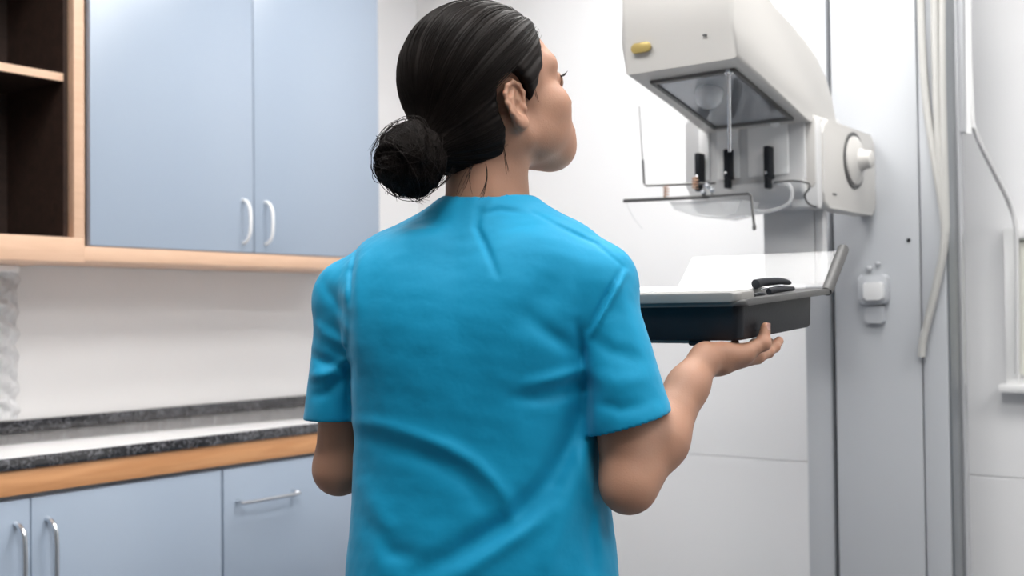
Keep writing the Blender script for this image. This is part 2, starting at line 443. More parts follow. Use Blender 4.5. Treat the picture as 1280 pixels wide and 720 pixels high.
l = nb(); lathe(l, [(.001, -.030), (.013, -.0275), (.024, -.018), (.030, 0), (.025, .014), (.016, .020), (.014, .03)], (p.x, 1.97, p.z), (0, 0, 1), 24)
obj('lamp_bulb', l, 'bulb', head, label='clear round glass bulb')
l = nb(); lathe(l, [(.016, .025), (.018, .028), (.018, .05)], (p.x, 1.97, p.z), (0, 0, 1), 20)
obj('lamp_socket', l, 'steel', head)
p = R2(802, 60, 1.848)
obj('label_plate', prism(nb(), rrect(p.x-.021, p.x+.021, p.z-.0095, p.z+.0095, .009), 1, 1.843, 1.849, .001), 'gold', head, label='oval gold label plate')
p = R2(881, 44, 1.848); obj('logo_mark', prism(nb(), rrect(p.x-.004, p.x+.004, p.z-.0015, p.z+.0015, .001), 1, 1.8455, 1.849), 'greyrim', head)
# arm block behind the paddle
ax0, ax1 = -1.168, -.895
def arm_z(y, yy): return R2(900, y, yy).z
arm = obj('arm_block', prism(nb(), rrect(ax0, ax1, 1.445, 1.600, .008), 1, 2.20, 2.40, .004), 'shell2', MX)
for x0, x1 in ((ax0+.035, ax0+.060), (ax0+.078, ax0+.13), (ax0+.15, ax0+.24)):
    B('ribbed_panel', (x0, 2.194, 1.462), (x1, 2.20, 1.592), 'whitep', arm, bev=.002)
# rounded belly under it
pr = [(2.19, 1.447), (2.40, 1.447), (2.40, 1.40)]
for i in range(9):
    a = PI/2*i/8; pr.append((2.26-.07*math.sin(a), 1.447-.052*math.cos(a)))
obj('arm_belly', prism(nb(), pr, 0, ax0+.01, ax1, .008, 3), 'shell2', MX)
obj('connecting_neck', prism(nb(), rrect(ax1-.01, VS+.004, 1.43, 1.585, .012), 1, 2.21, 2.42, .004), 'shell', MX)
# side cover with pivot knob
CV = VS
z0, z1 = 1.392, 1.576
cov = obj('side_cover', prism(nb(), rrect(2.235, 2.555, z0, z1, .03), 0, CV-.03, CV+.012, .008, 4), 'shell', MX)
obj('cover_edge', prism(nb(), rrect(2.212, 2.235, z0-.004, z1+.002, .009), 0, CV-.05, CV+.008, .003, 3), 'shell2', MX, label='white vertical cover edge')
pc = R1(1067, 201, CV+.012)
k = nb(); lathe(k, [(.062, -.002), (.062, .003), (.054, .003), (.054, -.002)], (CV+.012, pc.y, pc.z), (1, 0, 0), 40)
obj('pivot_ring', k, 'greyrim', cov, label='grey ring around the pivot knob')
k = nb(); lathe(k, [(.054, 0), (.053, .006), (.043, .012), (.026, .017), (.021, .026), (.019, .040), (.012, .044)], (CV+.012, pc.y, pc.z), (1, 0, 0), 36)
obj('pivot_knob', k, 'shell', cov)
p = R1(1043, 243, CV+.012); B('vent_mark', (CV+.011, p.y-.009, p.z-.002), (CV+.0135, p.y+.009, p.z+.002), 'greyrim', cov)
# lower bracket plate
p0 = R2(955, 300, 2.30); p1 = R2(1018, 300, 2.30)
obj('lower_bracket', prism(nb(), rrect(p0.x, p1.x, 1.235, 1.43, .004), 1, 2.30, 2.36, .002), 'shell2', MX)
p2 = R2(1029, 300, 2.30); B('bracket_edge', (p1.x+.001, 2.30, 1.235), (p2.x, 2.325, 1.43), 'shell2', MX, bev=.003, label='white bracket edge')
# black prongs on the arm block
for x, y0, y1 in ((875, 192, 240), (911, 187, 236), (961, 183, 236)):
    a = R2(x, y0, 2.185); b = R2(x, y1, 2.185); k = nb()
    w = .0068
    box(k, (a.x-w, 2.170, b.z+.020), (a.x+w, 2.20, a.z), .003); box(k, (a.x-w*.7, 2.168, b.z), (a.x+w*.7, 2.19, b.z+.024), .002)
    obj('paddle_prong', k, 'blackp', MX)
    k = nb(); lathe(k, [(.0035, 0), (.0035, .003), (.001, .004)], (a.x, 2.170, b.z+.032), (0, -1, 0), 12); obj('prong_pin', k, 'steel', MX)
# positioning frame of thin rods
UR = 2.10
Q = lambda x, y, u=UR: R2(x, y, u)
k = nb(); tube(k, [Q(799, 133), Q(801, 165), Q(803.5, 203)], .0010, 8); obj('thin_rod', k, 'rod', MX)
k = nb(); tube(k, [Q(803.5, 200), Q(805, 229), Q(808, 232), Q(893, 229), Q(893.5, 229, 2.17)], .0026, 8); obj('upper_rod', k, 'rod', MX)
k = nb(); tube(k, [Q(780, 251), Q(885, 246), Q(886, 246)], .0042, 8); tube(k, [Q(880, 246), Q(936, 242), Q(939, 245), Q(943, 285)], .0028, 8)
tube(k, [Q(890, 245), Q(890, 243, 2.19)], .004, 8); lathe(k, [(.002, 0), (.0042, .003), (.0042, .010), (.002, .013)], tuple(Q(943, 288)), (0, 0, 1), 10)
obj('lower_rod', k, 'rod', MX)
k = nb(); tube(k, [Q(783, 254), Q(792, 272), Q(803, 286)], .0006, 6, smooth=4); obj('guide_wire', k, 'railight', MX)
for x, y in ((833, 240), (869, 229)):
    k = nb(); c0 = Q(x, y, UR-.004)
    pts = [(c0.x+.006*math.cos(a*1.0), c0.y+.006*math.sin(a), c0.z-.012+.024*a/(8*PI)) for a in np.linspace(0, 8*PI, 60)]
    tube(k, pts, .0013, 6); obj('copper_spring', k, 'brass', MX)
for x, y in ((879, 240), (890, 237), (884, 232)):
    k = nb(); c0 = Q(x, y, UR-.008); lathe(k, [(.003, -.008), (.006, -.006), (.006, .002), (.003, .005)], tuple(c0), (.3, -1, .2), 14); obj('chrome_screw', k, 'steel', MX)
k = nb(); a = R2(911, 84, 1.90); a.z = under(1.90); b = R2(912, 190, 1.90); tube(k, [a, b], .0032, 12); lathe(k, [(.006, 0), (.009, .006), (.006, .010)], tuple(a), (0, 0, -1), 14); obj('support_rod', k, 'steel', MX)
k = nb(); a = R2(968, 128, 2.165); b = R2(969, 155, 2.19); tube(k, [a, (a.x, a.y-.002, a.z-.02), b], [.011, .012, .009], 12, smooth=3); obj('plastic_clip', k, 'whitep', MX)
# clear compression paddle
k = nb(); pts = [Q(838, 252, 2.12), Q(845, 262, 2.12), Q(868, 270, 2.12), Q(900, 273, 2.12), Q(922, 268, 2.12), Q(930, 250, 2.12)]
top = [(p.x, p.z) for p in pts]
prism(k, top, 1, 2.11, 2.20, .003, 2); obj('compression_paddle', k, 'clear2', MX, label='frosted clear plastic paddle')
# curved wires by the neck
k = nb(); tube(k, [Q(963, 228, 2.19), Q(985, 230, 2.18), Q(990, 245, 2.18), Q(982, 257, 2.18), Q(960, 264, 2.18), Q(940, 263, 2.18)], .0038, 8, smooth=6); obj('clear_tube', k, 'clear2', MX)
k = nb(); tube(k, [Q(968, 228, 2.17), Q(990, 226, 2.17), Q(1010, 229, 2.17), Q(1011, 236, 2.17), Q(1006, 244, 2.17), Q(1010, 254, 2.18), Q(1020, 259, 2.2)], .0020, 8, smooth=6); obj('control_cable', k, 'greyrim', MX)
# hoses over the column
UH = U-.012
for pts, r in (([(1150, -60), (1152, 40), (1158, 130), (1170, 210), (1181, 288), (1172, 350), (1155, 420), (1152, 446)], .0085),
               ([(1168, -60), (1169, 60), (1172, 160), (1178, 240), (1182, 292)], .0085),
               ([(1178, -60), (1178, 80), (1180, 180), (1183, 285)], .0075)):
    k = nb(); tube(k, [R2(x, y, UH) for x, y in pts], r, 10, smooth=8); obj('hose', k, 'cream', MX)
# sleeve with cables right of the column
k = nb(); a = R2(1199, -70, 2.66); b = R2(1201, 166, 2.66); tube(k, [a, b], .012, 16); obj('cable_sleeve', k, 'railight', MX)
k = nb(); a = R2(1208, -70, 2.67); b = R2(1210, 168, 2.67); tube(k, [a, b], .008, 16); tube(k, [R2(1213, -70, 2.68), R2(1213, 60, 2.68), R2(1217, 160, 2.68)], .003, 10, smooth=5)
obj('cable_sleeve', k, 'whitep', MX, label='white cable sleeve')
k = nb(); tube(k, [R2(1214, 150, 2.69), R2(1226, 182, 2.72), R2(1246, 222, 2.80), R2(1262, 256, 2.90), R2(1270, 290, 2.915), R2(1271.5, 380, 2.915), R2(1271.5, 468, 2.915)], .0055, 10, smooth=8)
obj('wall_cable', k, 'shell2', MX)
for y in (30, 140):
    a = R2(1199, y, 2.66); B('bracket', (xe-.01, 2.655, a.z-.01), (a.x+.01, 2.668, a.z+.01), 'railight', MX)

# ------------------------------------------------------------------ tray held by the person
TV = -.672; TU0, TU1 = 1.418, 1.683; TW = .36
tilt = math.radians(3.4)
TP = Vector((TV-TW/2, TU0, 1.138))
def tl(bm):        # tilt about the near edge
    Rx = Matrix.Rotation(tilt, 4, 'X')
    for v in bm.verts: v.co = Rx @ (v.co-TP) + TP
    return bm
T = thing('instrument_tray', 'black box tray with grey rim and raised clear end, held on the palm', 'tray', TP)
zb = 1.138; hb = .048
b = nb(); o1 = rrect(TV-TW, TV, TU0, TU1, .014); o2 = rrect(TV-TW+.006, TV-.006, TU0+.006, TU1-.012, .018)
# outer box tapers slightly downwards, hollow
def ring(bm, pts, z, s=0):
    cx, cy = TV-TW/2, (TU0+TU1)/2
    return [bm.verts.new((cx+(x-cx)*(1-s), cy+(y-cy)*(1-s), z)) for x, y in pts]
rs = [ring(b, o1, zb, .03), ring(b, o1, zb+.004, .012), ring(b, o1, zb+hb, 0), ring(b, o1, zb+hb, .03), ring(b, o1, zb+.006, .045)]
for r0, r1 in zip(rs, rs[1:]):
    for i in range(len(r0)): b.faces.new([r0[i], r0[(i+1) % len(r0)], r1[(i+1) % len(r0)], r1[i]])
b.faces.new(rs[0][::-1]); b.faces.new(rs[-1])
obj('tray_body', tl(b), 'blackp', T)
# rim: flat grey lip with rounded corners, carrying the pale near strip
b = nb(); prism(b, rrect(TV-TW-.010, TV+.010, TU0-.008, TU1+.062, .016), 2, zb+hb, zb+hb+.009, .0035, 3)
obj('tray_rim', tl(b), 'greyrim', T)
b = nb(); prism(b, rrect(TV-TW-.006, TV+.004, TU0-.010, TU0+.05, .012), 2, zb+hb+.006, zb+hb+.019, .003, 3)
obj('near_strip', tl(b), 'greyrim2', T, label='pale grey strip along the near edge')
# raised end
ye = TU1+.056; zz = zb+hb+.004
b = nb(); tube(b, [(TV+.004, ye-.012, zz), (TV+.004, ye+.002, zz+.010), (TV+.004, ye+.068, zz+.066), (TV+.004, ye+.071, zz+.070)], [.0085, .0095, .0095, .007], 12)
obj('end_rib', tl(b), 'greyrim', T)
b = nb(); prism(b, [(ye-.002, zz+.008), (ye+.002, zz+.006), (ye+.068, zz+.062), (ye+.064, zz+.064)], 0, TV-.27, TV+.004)
obj('end_shield', tl(b), 'clear', T, label='clear raised end shield')
b = nb(); box(b, (TV-TW+.04, TU0+.02, zb-.006), (TV-.09, TU1-.05, zb-.0005), .002); obj('bottom_plate', tl(b), 'greyrim2', T, label='pale grey plate under the tray')
b = nb(); box(b, (TV-.085, TU0+.006, zb-.008), (TV-.060, TU0+.03, zb), .003); obj('foot', tl(b), 'blackp', T)
ztop = zb+hb+.0092
b = nb(); prism(b, rrect(TV-TW+.01, TV-.035, TU0+.055, TU0+.225, .012), 2, ztop, ztop+.010, .003, 3)
tag(obj('flat_device', tl(b), 'greyd'), 'thin pale grey flat plate lying on the tray', 'device')
b = nb(); prism(b, rrect(TV-TW+.02, TV-.055, TU0+.075, TU0+.23, .004), 2, ztop+.0102, ztop+.0118, 0)
tag(obj('paper_sheet', tl(b), 'paper'), 'white paper sheet on top of the grey plate in the tray', 'paper')
# black clip
b = nb(); yc = TU0+.155; xc0 = TV-.016
def cl(dx, dy, dz): return (xc0+dx, yc+dy, ztop+dz)
tube(b, [cl(-.014, -.035, .016), cl(-.010, -.012, .018), cl(-.002, .03, .017), cl(.002, .052, .014)], [.0075, .0065, .0055, .0035], 10, smooth=4)
tube(b, [cl(.004, -.030, .0045), cl(.006, .0, .006), cl(.010, .045, .005)], [.0045, .005, .0035], 10, smooth=4)
CLB = thing('black_clip', 'small black spring clip with chrome wire on the tray rim', 'clip', (xc0, yc, ztop))
obj('clip_jaws', tl(b), 'blackp', CLB)
b = nb(); tube(b, [cl(-.010, -.028, .008), cl(.004, -.008, .0115), cl(.008, .012, .0115), cl(.0, .034, .010)], .0016, 8, smooth=5); obj('chrome_wire', tl(b), 'steel', CLB)
b = nb(); tube(b, [cl(.007, -.052, .002), cl(.008, -.075, .003), cl(.009, -.09, .002)], [.0018, .0025, .002], 8, smooth=4)
obj('cord_end', tl(b), 'blackp', CLB)

# ------------------------------------------------------------------ the person: surfaces grown from distance fields
Q_ = float(os.environ.get('PQ', '1'))
f32 = np.float32
def sdf_mesh(f, lo, hi, h, fa=None):
    """closed surface of f<0 inside the box: block-sparse surface nets"""
    lo = np.array(lo, float); Bk = 8
    nbk = np.maximum(1, np.ceil((np.array(hi)-lo)/(h*Bk)).astype(int)); n = nbk*Bk
    gi = np.stack(np.meshgrid(*[np.arange(k) for k in nbk], indexing='ij'), -1).reshape(-1, 3)
    cen = (lo + (gi*Bk+Bk/2-.5)*h).astype(f32)
    d = f(cen); act = np.abs(d) < Bk*h*1.25
    if fa is not None: act |= np.abs(fa(cen)) < Bk*h*1.25
    V = np.empty(n, f32)
    Vb = V.reshape(nbk[0], Bk, nbk[1], Bk, nbk[2], Bk)
    Vb[:] = np.sign(d).reshape(nbk)[:, None, :, None, :, None]
    off = np.stack(np.meshgrid(*[np.arange(Bk)]*3, indexing='ij'), -1).reshape(-1, 3)
    ga = gi[act]
    for s in range(0, len(ga), 400):
        g = ga[s:s+400]
        idx = (g[:, None, :]*Bk + off[None]).reshape(-1, 3)
        v = f((lo + idx*h).astype(f32))
        V[idx[:, 0], idx[:, 1], idx[:, 2]] = v
    V = np.pad(V, 1, constant_values=1.0); lo = lo - h
    S_ = V < 0
    c = S_[:-1, :-1, :-1].astype(np.int8)
    for a in ((1,0,0),(0,1,0),(0,0,1),(1,1,0),(1,0,1),(0,1,1),(1,1,1)):
        sl = tuple(slice(1, None) if q else slice(None, -1) for q in a); c = c + S_[sl]
    cells = np.argwhere((c > 0) & (c < 8))
    ids = -np.ones(c.shape, np.int64); ids[tuple(cells.T)] = np.arange(len(cells))
    acc = np.zeros((len(cells), 3)); cnt = np.zeros(len(cells))
    cor = [(i, j, k) for i in (0, 1) for j in (0, 1) for k in (0, 1)]
    vals = {q: V[cells[:, 0]+q[0], cells[:, 1]+q[1], cells[:, 2]+q[2]] for q in cor}
    for q in cor:
        for ax in range(3):
            if q[ax]: continue
            r = list(q); r[ax] = 1; r = tuple(r)
            a, b = vals[q], vals[r]; m = (a < 0) != (b < 0)
            t = np.where(m, a/np.where(m, a-b, 1), 0)
            pt = np.tile(np.array(q, float), (len(cells), 1)); pt[:, ax] = t
            acc[m] += pt[m]; cnt[m] += 1
    verts = lo + (cells + acc/cnt[:, None])*h
    quads = []
    for ax in range(3):
        b_, c_ = (ax+1) % 3, (ax+2) % 3
        s0 = [slice(None)]*3; s1 = [slice(None)]*3
        s0[ax] = slice(None, -1); s1[ax] = slice(1, None)
        A = S_[tuple(s0)]; D = S_[tuple(s1)]
        e = np.argwhere(A != D)
        e = e[(e[:, b_] > 0) & (e[:, c_] > 0) & (e[:, b_] < S_.shape[b_]-1) & (e[:, c_] < S_.shape[c_]-1)]
        flip = A[tuple(e.T)]
        def cell(db, dc):
            k = e.copy(); k[:, b_] -= db; k[:, c_] -= dc; return ids[tuple(k.T)]
        q = np.stack([cell(0, 0), cell(1, 0), cell(1, 1), cell(0, 1)], 1)
        q[~flip] = q[~flip][:, ::-1]
        quads.append(q)
    q = np.concatenate(quads); q = q[(q >= 0).all(1)]
    return verts, q

def np_obj(name, verts, quads, m, parent, smooth_it=0, label=None):
    verts = np.asarray(verts, float)
    if smooth_it:
        e = np.concatenate([quads[:, [0, 1]], quads[:, [1, 2]], quads[:, [2, 3]], quads[:, [3, 0]]])
        for it in range(smooth_it):
            acc = np.zeros_like(verts); cn = np.zeros(len(verts))
            for c in range(3):
                acc[:, c] = np.bincount(e[:, 0], verts[e[:, 1], c], len(verts)) + np.bincount(e[:, 1], verts[e[:, 0], c], len(verts))
            cn = np.bincount(e[:, 0], minlength=len(verts)) + np.bincount(e[:, 1], minlength=len(verts))
            verts = verts + (acc/np.maximum(cn, 1)[:, None] - verts)*.5
    og = np.array(ORG[parent.name]) if parent is not None else verts.mean(0)
    me = bpy.data.meshes.new(name); v = (verts-og).astype(f32)
    me.vertices.add(len(v)); me.vertices.foreach_set('co', v.ravel())
    nq = len(quads); me.loops.add(nq*4); me.polygons.add(nq)
    me.loops.foreach_set('vertex_index', quads.astype(np.int32).ravel())
    me.polygons.foreach_set('loop_start', np.arange(0, nq*4, 4, dtype=np.int32))
    me.polygons.foreach_set('use_smooth', np.ones(nq, bool))
    me.update(calc_edges=True); me.validate()
    me.materials.append(M[m])
    o = bpy.data.objects.new(name, me); C.objects.link(o)
    if parent is not None: o.parent = parent
    ORG[o.name] = Vector(og)
    if label: o['label'] = label
    return o

nrm = lambda p: np.sqrt((p*p).sum(-1))
def unit(v): v = np.array(v, float); return v/np.linalg.norm(v)
def smin(a, b, k):
    h = np.maximum(k-np.abs(a-b), 0)/k
    return np.minimum(a, b) - h*h*k*.25
def smax(a, b, k): return -smin(-a, -b, k)
def cap(p, a, b, ra, rb):
    a = np.asarray(a, f32); b = np.asarray(b, f32); ab = b-a
    t = np.clip(((p-a) @ ab)/(ab @ ab), 0, 1)
    return nrm(p-a-t[:, None]*ab) - (ra+(rb-ra)*t)
def ell(p, c, r, R=None):
    q = p-np.asarray(c, f32)
    if R is not None: q = q @ np.asarray(R, f32)
    r = np.asarray(r, f32); k0 = nrm(q/r); k1 = nrm(q/(r*r))
    return np.where(k1 > 1e-9, k0*(k0-1)/np.maximum(k1, 1e-9), -r.min())
def chain(p, pts, rs, k=0.0):
    d = None
    for i in range(len(pts)-1):
        c = cap(p, pts[i], pts[i+1], rs[i], rs[i+1])
        d = c if d is None else (smin(d, c, k) if k else np.minimum(d, c))
    return d
def plane(p, c, n): return (p-np.asarray(c, f32)) @ np.asarray(unit(n), f32)
def boxd(p, lo, hi):
    lo = np.asarray(lo, f32); hi = np.asarray(hi, f32)
    q = np.abs(p-(lo+hi)/2)-(hi-lo)/2
    return nrm(np.maximum(q, 0)) + np.minimum(q.max(-1), 0)
def wob(p, s, seed=0):
    r = np.random.default_rng(seed); o = np.zeros(len(p), f32)
    for i in range(5):
        k = r.normal(size=3)*s*(1+.5*i); o += np.sin(p @ k.astype(f32) + r.uniform(0, 6))/(1+.5*i)
    return o/3

# ---- head frame: x right, y forward, z up; origin between the ears
YAW, PIT, ROL = math.radians(64), math.radians(16), math.radians(-3)
Hm = np.array(Matrix.Rotation(-YAW, 3, 'Z') @ Matrix.Rotation(PIT, 3, 'X') @ Matrix.Rotation(ROL, 3, 'Y'))
HC = P(617, 141, 1.545)
HS = 1.03
def toh(p): return ((p-HC.astype(f32)) @ Hm.astype(f32))/HS
def fromh(q): return HC + (np.asarray(q)*HS) @ Hm.T
def ear(q, s):
    x, y, z = s*q[:, 0], q[:, 1]-.001, (q[:, 2]+.008)/.90
    x0 = .0735 + .42*np.maximum(-(y-.004), -.01)
    e = np.stack([x-x0, y, z], -1).astype(f32)
    rim = [(.002, .008, .004), (.003, .011, .018), (.002, .007, .030), (.002, -.003, .0355), (.002, -.014, .031), (.001, -.0205, .020), (.001, -.0215, .006), (.001, -.018, -.008), (.000, -.011, -.019)]
    d = chain(e, rim, [.0026, .003, .0034, .0036, .0036, .0035, .0033, .0032, .0034], .004)
    lobe = ell(e, (0, -.003, -.0235), (.0042, .0085, .0085)); d = smin(d, lobe, .006)
    pl = ell(e, (-.002, -.006, .006), (.0032, .016, .029)); d = smin(d, pl, .003)
    anti = chain(e, [(.001, -.004, .024), (.002, -.0125, .012), (.002, -.0135, -.002), (.001, -.007, -.013)], [.002, .003, .003, .003], .002); d = smin(d, anti, .004)
    con = ell(e, (.005, -.0035, -.001), (.0085, .0072, .0115)); d = smax(d, -con, .003)
    tr = ell(e, (.001, .0065, -.004), (.0045, .004, .006)); d = smin(d, tr, .004)
    return d
def head(q):
    d = ell(q, (0, -.008, .046), (.0735, .094, .080))
    d = smin(d, ell(q, (0, .041, .038), (.063, .055, .068)), .03)
    d = smin(d, ell(q, (0, .040, -.027), (.0575, .052, .054)), .03)
    for s in (-1, 1):
        d = smin(d, cap(q, (s*.047, .012, -.049), (s*.014, .070, -.072), .015, .016), .028)
        d = smin(d, ell(q, (s*.040, .048, -.034), (.021, .036, .036)), .02)
        d = smin(d, ell(q, (s*.042, .066, -.012), (.022, .023, .022)), .02)
        d = smin(d, cap(q, (s*.012, .090, .043), (s*.048, .074, .041), .010, .010), .018)
    d = smin(d, ell(q, (0, .0715, -.072), (.024, .019, .016)), .028)
    d = smin(d, ell(q, (0, .077, -.046), (.034, .028, .036)), .02)
    for s in (-1, 1):
        d = smax(d, -ell(q, (s*.032, .104, .022), (.016, .016, .011)), .010)
        d = smin(d, ell(q, (s*.032, .083, .021), (.0125, .0125, .0125)), .003)
    d = smin(d, cap(q, (0, .095, .032), (0, .112, -.010), .0065, .0085), .010)
    for s in (-1, 1): d = smin(d, ell(q, (s*.011, .104, -.015), (.0075, .009, .006)), .005)
    d = smin(d, ell(q, (0, .0995, -.0500), (.021, .0075, .0052)), .004)
    d = smin(d, ell(q, (0, .0970, -.0600), (.018, .0085, .0062)), .004)
    for s in (-1, 1): d = smin(d, ear(q, s), .004)
    return d

# ---- joints
NB = P(608, 270, 1.525)            # neck root
bR = np.array([math.cos(.20), -math.sin(.20), 0]); bF = np.array([math.sin(.20), math.cos(.20), 0])
SHR = P(746, 350, 1.475); SHL = P(440, 369, 1.56)
ELR = P(787, 602, 1.435); WRR = P(882, 446, 1.548)
ELL_ = P(424, 586, 1.575); WRL = np.array([-.062, 1.702, 1.094])
def arm_r(p):
    mid = SHR*.45+ELR*.55 + np.array([.005, 0, 0])
    d = chain(p, [SHR, mid, ELR + np.array([0, .004, .004])], [.041, .0365, .0335], .02)
    d = np.maximum(d, -1)
    m2 = ELR*.68+WRR*.32 + np.array([.004, .002, 0])
    d2 = chain(p, [ELR, m2, ELR*.25+WRR*.75, WRR], [.034, .0375, .0255, .0205], .02)
    d = smin(d, d2, .022)
    d = smin(d, ell(p, ELR+np.array([-.004, -.010, -.014]), (.026, .022, .022)), .02)
    return d
def arm_l(p):
    d = chain(p, [SHL, SHL*.5+ELL_*.5, ELL_], [.040, .035, .033], .02)
    return smin(d, chain(p, [ELL_, ELL_*.65+WRL*.35, WRL], [.033, .034, .021], .02), .02)
# ---- hands
def hand(p, W, hdir, up, side, scale=1.0, spread=0.0, thumb=None, curls=None):
    h = unit(hdir); n = unit(np.array(up)-h*np.dot(up, h)); l = np.cross(h, n)*side
    R = np.stack([l, h, n], 1).astype(f32)
    q = ((p-W.astype(f32)) @ R)/scale          # x: thumb side, y: to fingertips, z: palm normal
    # palm
    d = chain(q, [(0, -.01, -.004), (.002, .02, -.006)], [.021, .021], .01)
    for i, (x, y) in enumerate(((.028, .088), (.009, .092), (-.010, .088), (-.027, .080))):
        d = smin(d, cap(q, (x*.45, .015, -.008), (x, y, -.007), .0155, .0105), .012)
    d = smin(d, ell(q, (.024, .040, -.001), (.016, .028, .013)), .012)   # thumb mount
    d = smin(d, ell(q, (-.020, .040, -.002), (.013, .030, .012)), .010)
    L = (.068, .075, .069, .055); cur = curls or (.16, .12, .14, .2)
    for i, (x, y) in enumerate(((.029, .088), (.0095, .093), (-.010, .089), (-.028, .080))):
        a = .03*(1.2-i)*1.0 + spread*(1.5-i); pt = np.array([x, y, -.007]); pts = [pt]; ang = 0
        for s, fr in enumerate((.45, .30, .25)):
            ang += cur[i]; st = np.array([math.sin(a), math.cos(a)*math.cos(ang), math.sin(ang)])*L[i]*fr
            pt = pt+st; pts.append(pt)
        r = .0088-.0006*(i == 3)
        f = chain(q, pts, [r*1.08, r*.98, r*.90, r*.80], .003)
        for kn in pts[1:3]: f = smin(f, ell(q, kn, (r*1.05, r*1.0, r*.98)), .003)
        d = smin(d, f, .0045)
    if thumb:
        f = chain(q, thumb, [.0165, .0125, .0102, .0072], .006); d = smin(d, f, .009)
        f2 = ell(q, np.array(thumb[2]), (.0108, .0108, .0108)); d = smin(d, f2, .004)
    return d*scale
HR = dict(W=WRR+np.array([.006, .004, -.0005]), hdir=P(982, 431, 1.73)-WRR, up=(0, .04, 1), side=1, scale=.97)
# express the thumb joints in the hand frame
def hframe(H):
    h = unit(H['hdir']); up = np.array(H['up']); n = unit(up-h*np.dot(up, h)); l = np.cross(h, n)*H['side']
    return np.stack([l, h, n], 1)
_R = hframe(HR)
def inh(pt): return tuple(((np.array(pt)-HR['W']) @ _R)/HR['scale'])
THW = [P(903, 441, 1.553), P(932, 441, 1.565), P(954, 429, 1.577), P(957, 409, 1.581)]
HR['thumb'] = [inh(t) for t in THW]
HL = dict(W=WRL+np.array([.005, .004, .004]), curls=(.06, .05, .06, .07), hdir=(.74, .62, .17), up=(0, 0, 1), side=-1, scale=.97,
          thumb=[(.02, .02, 0), (.038, .045, -.002), (.050, .066, -.003), (.058, .085, -.004)])
def hand_r(p): return hand(p, **HR)
def hand_l(p): return hand(p, **HL)

# ---- torso (body under the cloth)
TZ = np.array([.80, .86, .93, 1.00, 1.06, 1.12, 1.17, 1.21, 1.245, 1.28], f32)
xl = [(430, 768), (433, 764), (440, 757), (443, 743), (439, 742), (436, 743), (434, 744), (428, 745), (440, 742), (470, 725)]
TXL = np.array([(a-640)/1400*1.52 for a, b in xl], f32); TXR = np.array([(b-640)/1400*1.52 for a, b in xl], f32)
TB = np.array([.125, .120, .110, .104, .106, .110, .112, .104, .090, .070], f32)
TCY = np.array([1.520, 1.520, 1.522, 1.520, 1.518, 1.518, 1.520, 1.522, 1.524, 1.526], f32)
_z = np.arange(.70, 1.40, .005); _k = np.exp(-.5*(np.arange(-12, 13)/4.5)**2); _k /= _k.sum()
def _smooth(v): return np.convolve(np.pad(np.interp(_z, TZ, v), 12, mode='edge'), _k, 'valid').astype(f32)
TXL, TXR, TB, TCY = [_smooth(v) for v in (TXL, TXR, TB, TCY)]; TZ0 = TZ[0]; TZ = _z.astype(f32)
def torso(p, grow=0.0):
    z = p[:, 2]
    a = np.interp(z, TZ, (TXR-TXL)/2)+grow; cx = np.interp(z, TZ, (TXR+TXL)/2); b = np.interp(z, TZ, TB)+grow; cy = np.interp(z, TZ, TCY)
    x = p[:, 0]-cx; y = p[:, 1]-cy
    c, s = math.cos(.13), math.sin(.13)
    u = (x*c-y*s)/a; v = (x*s+y*c)/b
    m = 2.45
    k = (np.abs(u)**m+np.abs(v)**m)**(1/m)
    r = np.sqrt(u*u*a*a+v*v*b*b)
    d = r*(1-1/np.maximum(k, .05))
    d = np.maximum(d, TZ0-z)
    return smax(d, z-1.285, .03)
NT = np.array(fromh((0, -.038, -.01)))
def neck(p, g=0.0):
    top = fromh((0, -.022, -.02))
    return cap(p, NB + np.array([0, .01, -.02]), top, .057+g, .052+g)
def shoulders(p, g=0.0):
    a = NB + np.array([0, 0, -.030])
    d = chain(p, [a + bR*.045, SHR + np.array([0, 0, -.005])], [.052+g, .050+g])
    d = smin(d, chain(p, [a - bR*.045, SHL + np.array([0, 0, -.005])], [.052+g, .050+g]), .03)
    return d
LEG = [(-1, .0), (1, .0)]
def legs(p, g=0.0):
    d = None
    for s in (-1, 1):
        hp = np.array([-.046, 1.53, .86]) + bR*s*.085; kn = np.array([-.046, 1.535, .46]) + bR*s*.085; an = np.array([-.046, 1.52, .09]) + bR*s*.09
        c = chain(p, [hp, kn, an], [.080+g, .056+g, .038+g], .03)
        d = c if d is None else np.minimum(d, c)
    return d
def body_all(p):
    d = smin(torso(p, -.022), shoulders(p, -.016), .04)
    d = smin(d, neck(p), .03)
    return d
def clipf(f, lo, hi):
    return lambda p: np.maximum(f(p), boxd(p, lo, hi))
def headneck(p):
    q = toh(p); d = head(q)*HS
    d = smin(d, neck(p), .022)
    # strap muscle from behind the ear to the collarbone
    d = smin(d, cap(p, fromh((.052, -.012, -.03)), NB + bR*.030 + bF*.05 + np.array([0, 0, -.02]), .012, .012), .03)
    return smin(d, smin(torso(p, -.022), shoulders(p, -.016), .04), .03)
pieces = []
zc = 1.27
pieces.append(sdf_mesh(clipf(headneck, (HC[0]-.16, HC[1]-.16, zc), (HC[0]+.19, HC[1]+.19, HC[2]+.2)), (HC[0]-.165, HC[1]-.165, zc-.01), (HC[0]+.195, HC[1]+.195, HC[2]+.165), .0014*Q_))
def armr_hand(p): return smin(arm_r(p), hand_r(p), .012)
def arml_hand(p): return smin(arm_l(p), hand_l(p), .012)
pieces.append(sdf_mesh(armr_hand, (SHR[0]-.08, 1.37, .88), (.47, 1.76, 1.30), .0016*Q_))
pieces.append(sdf_mesh(arml_hand, (SHL[0]-.08, 1.48, .88), (.12, 1.92, 1.30), .0024*Q_))
def low(p): return smin(smin(torso(p, -.022), shoulders(p, -.016), .04), legs(p), .05)
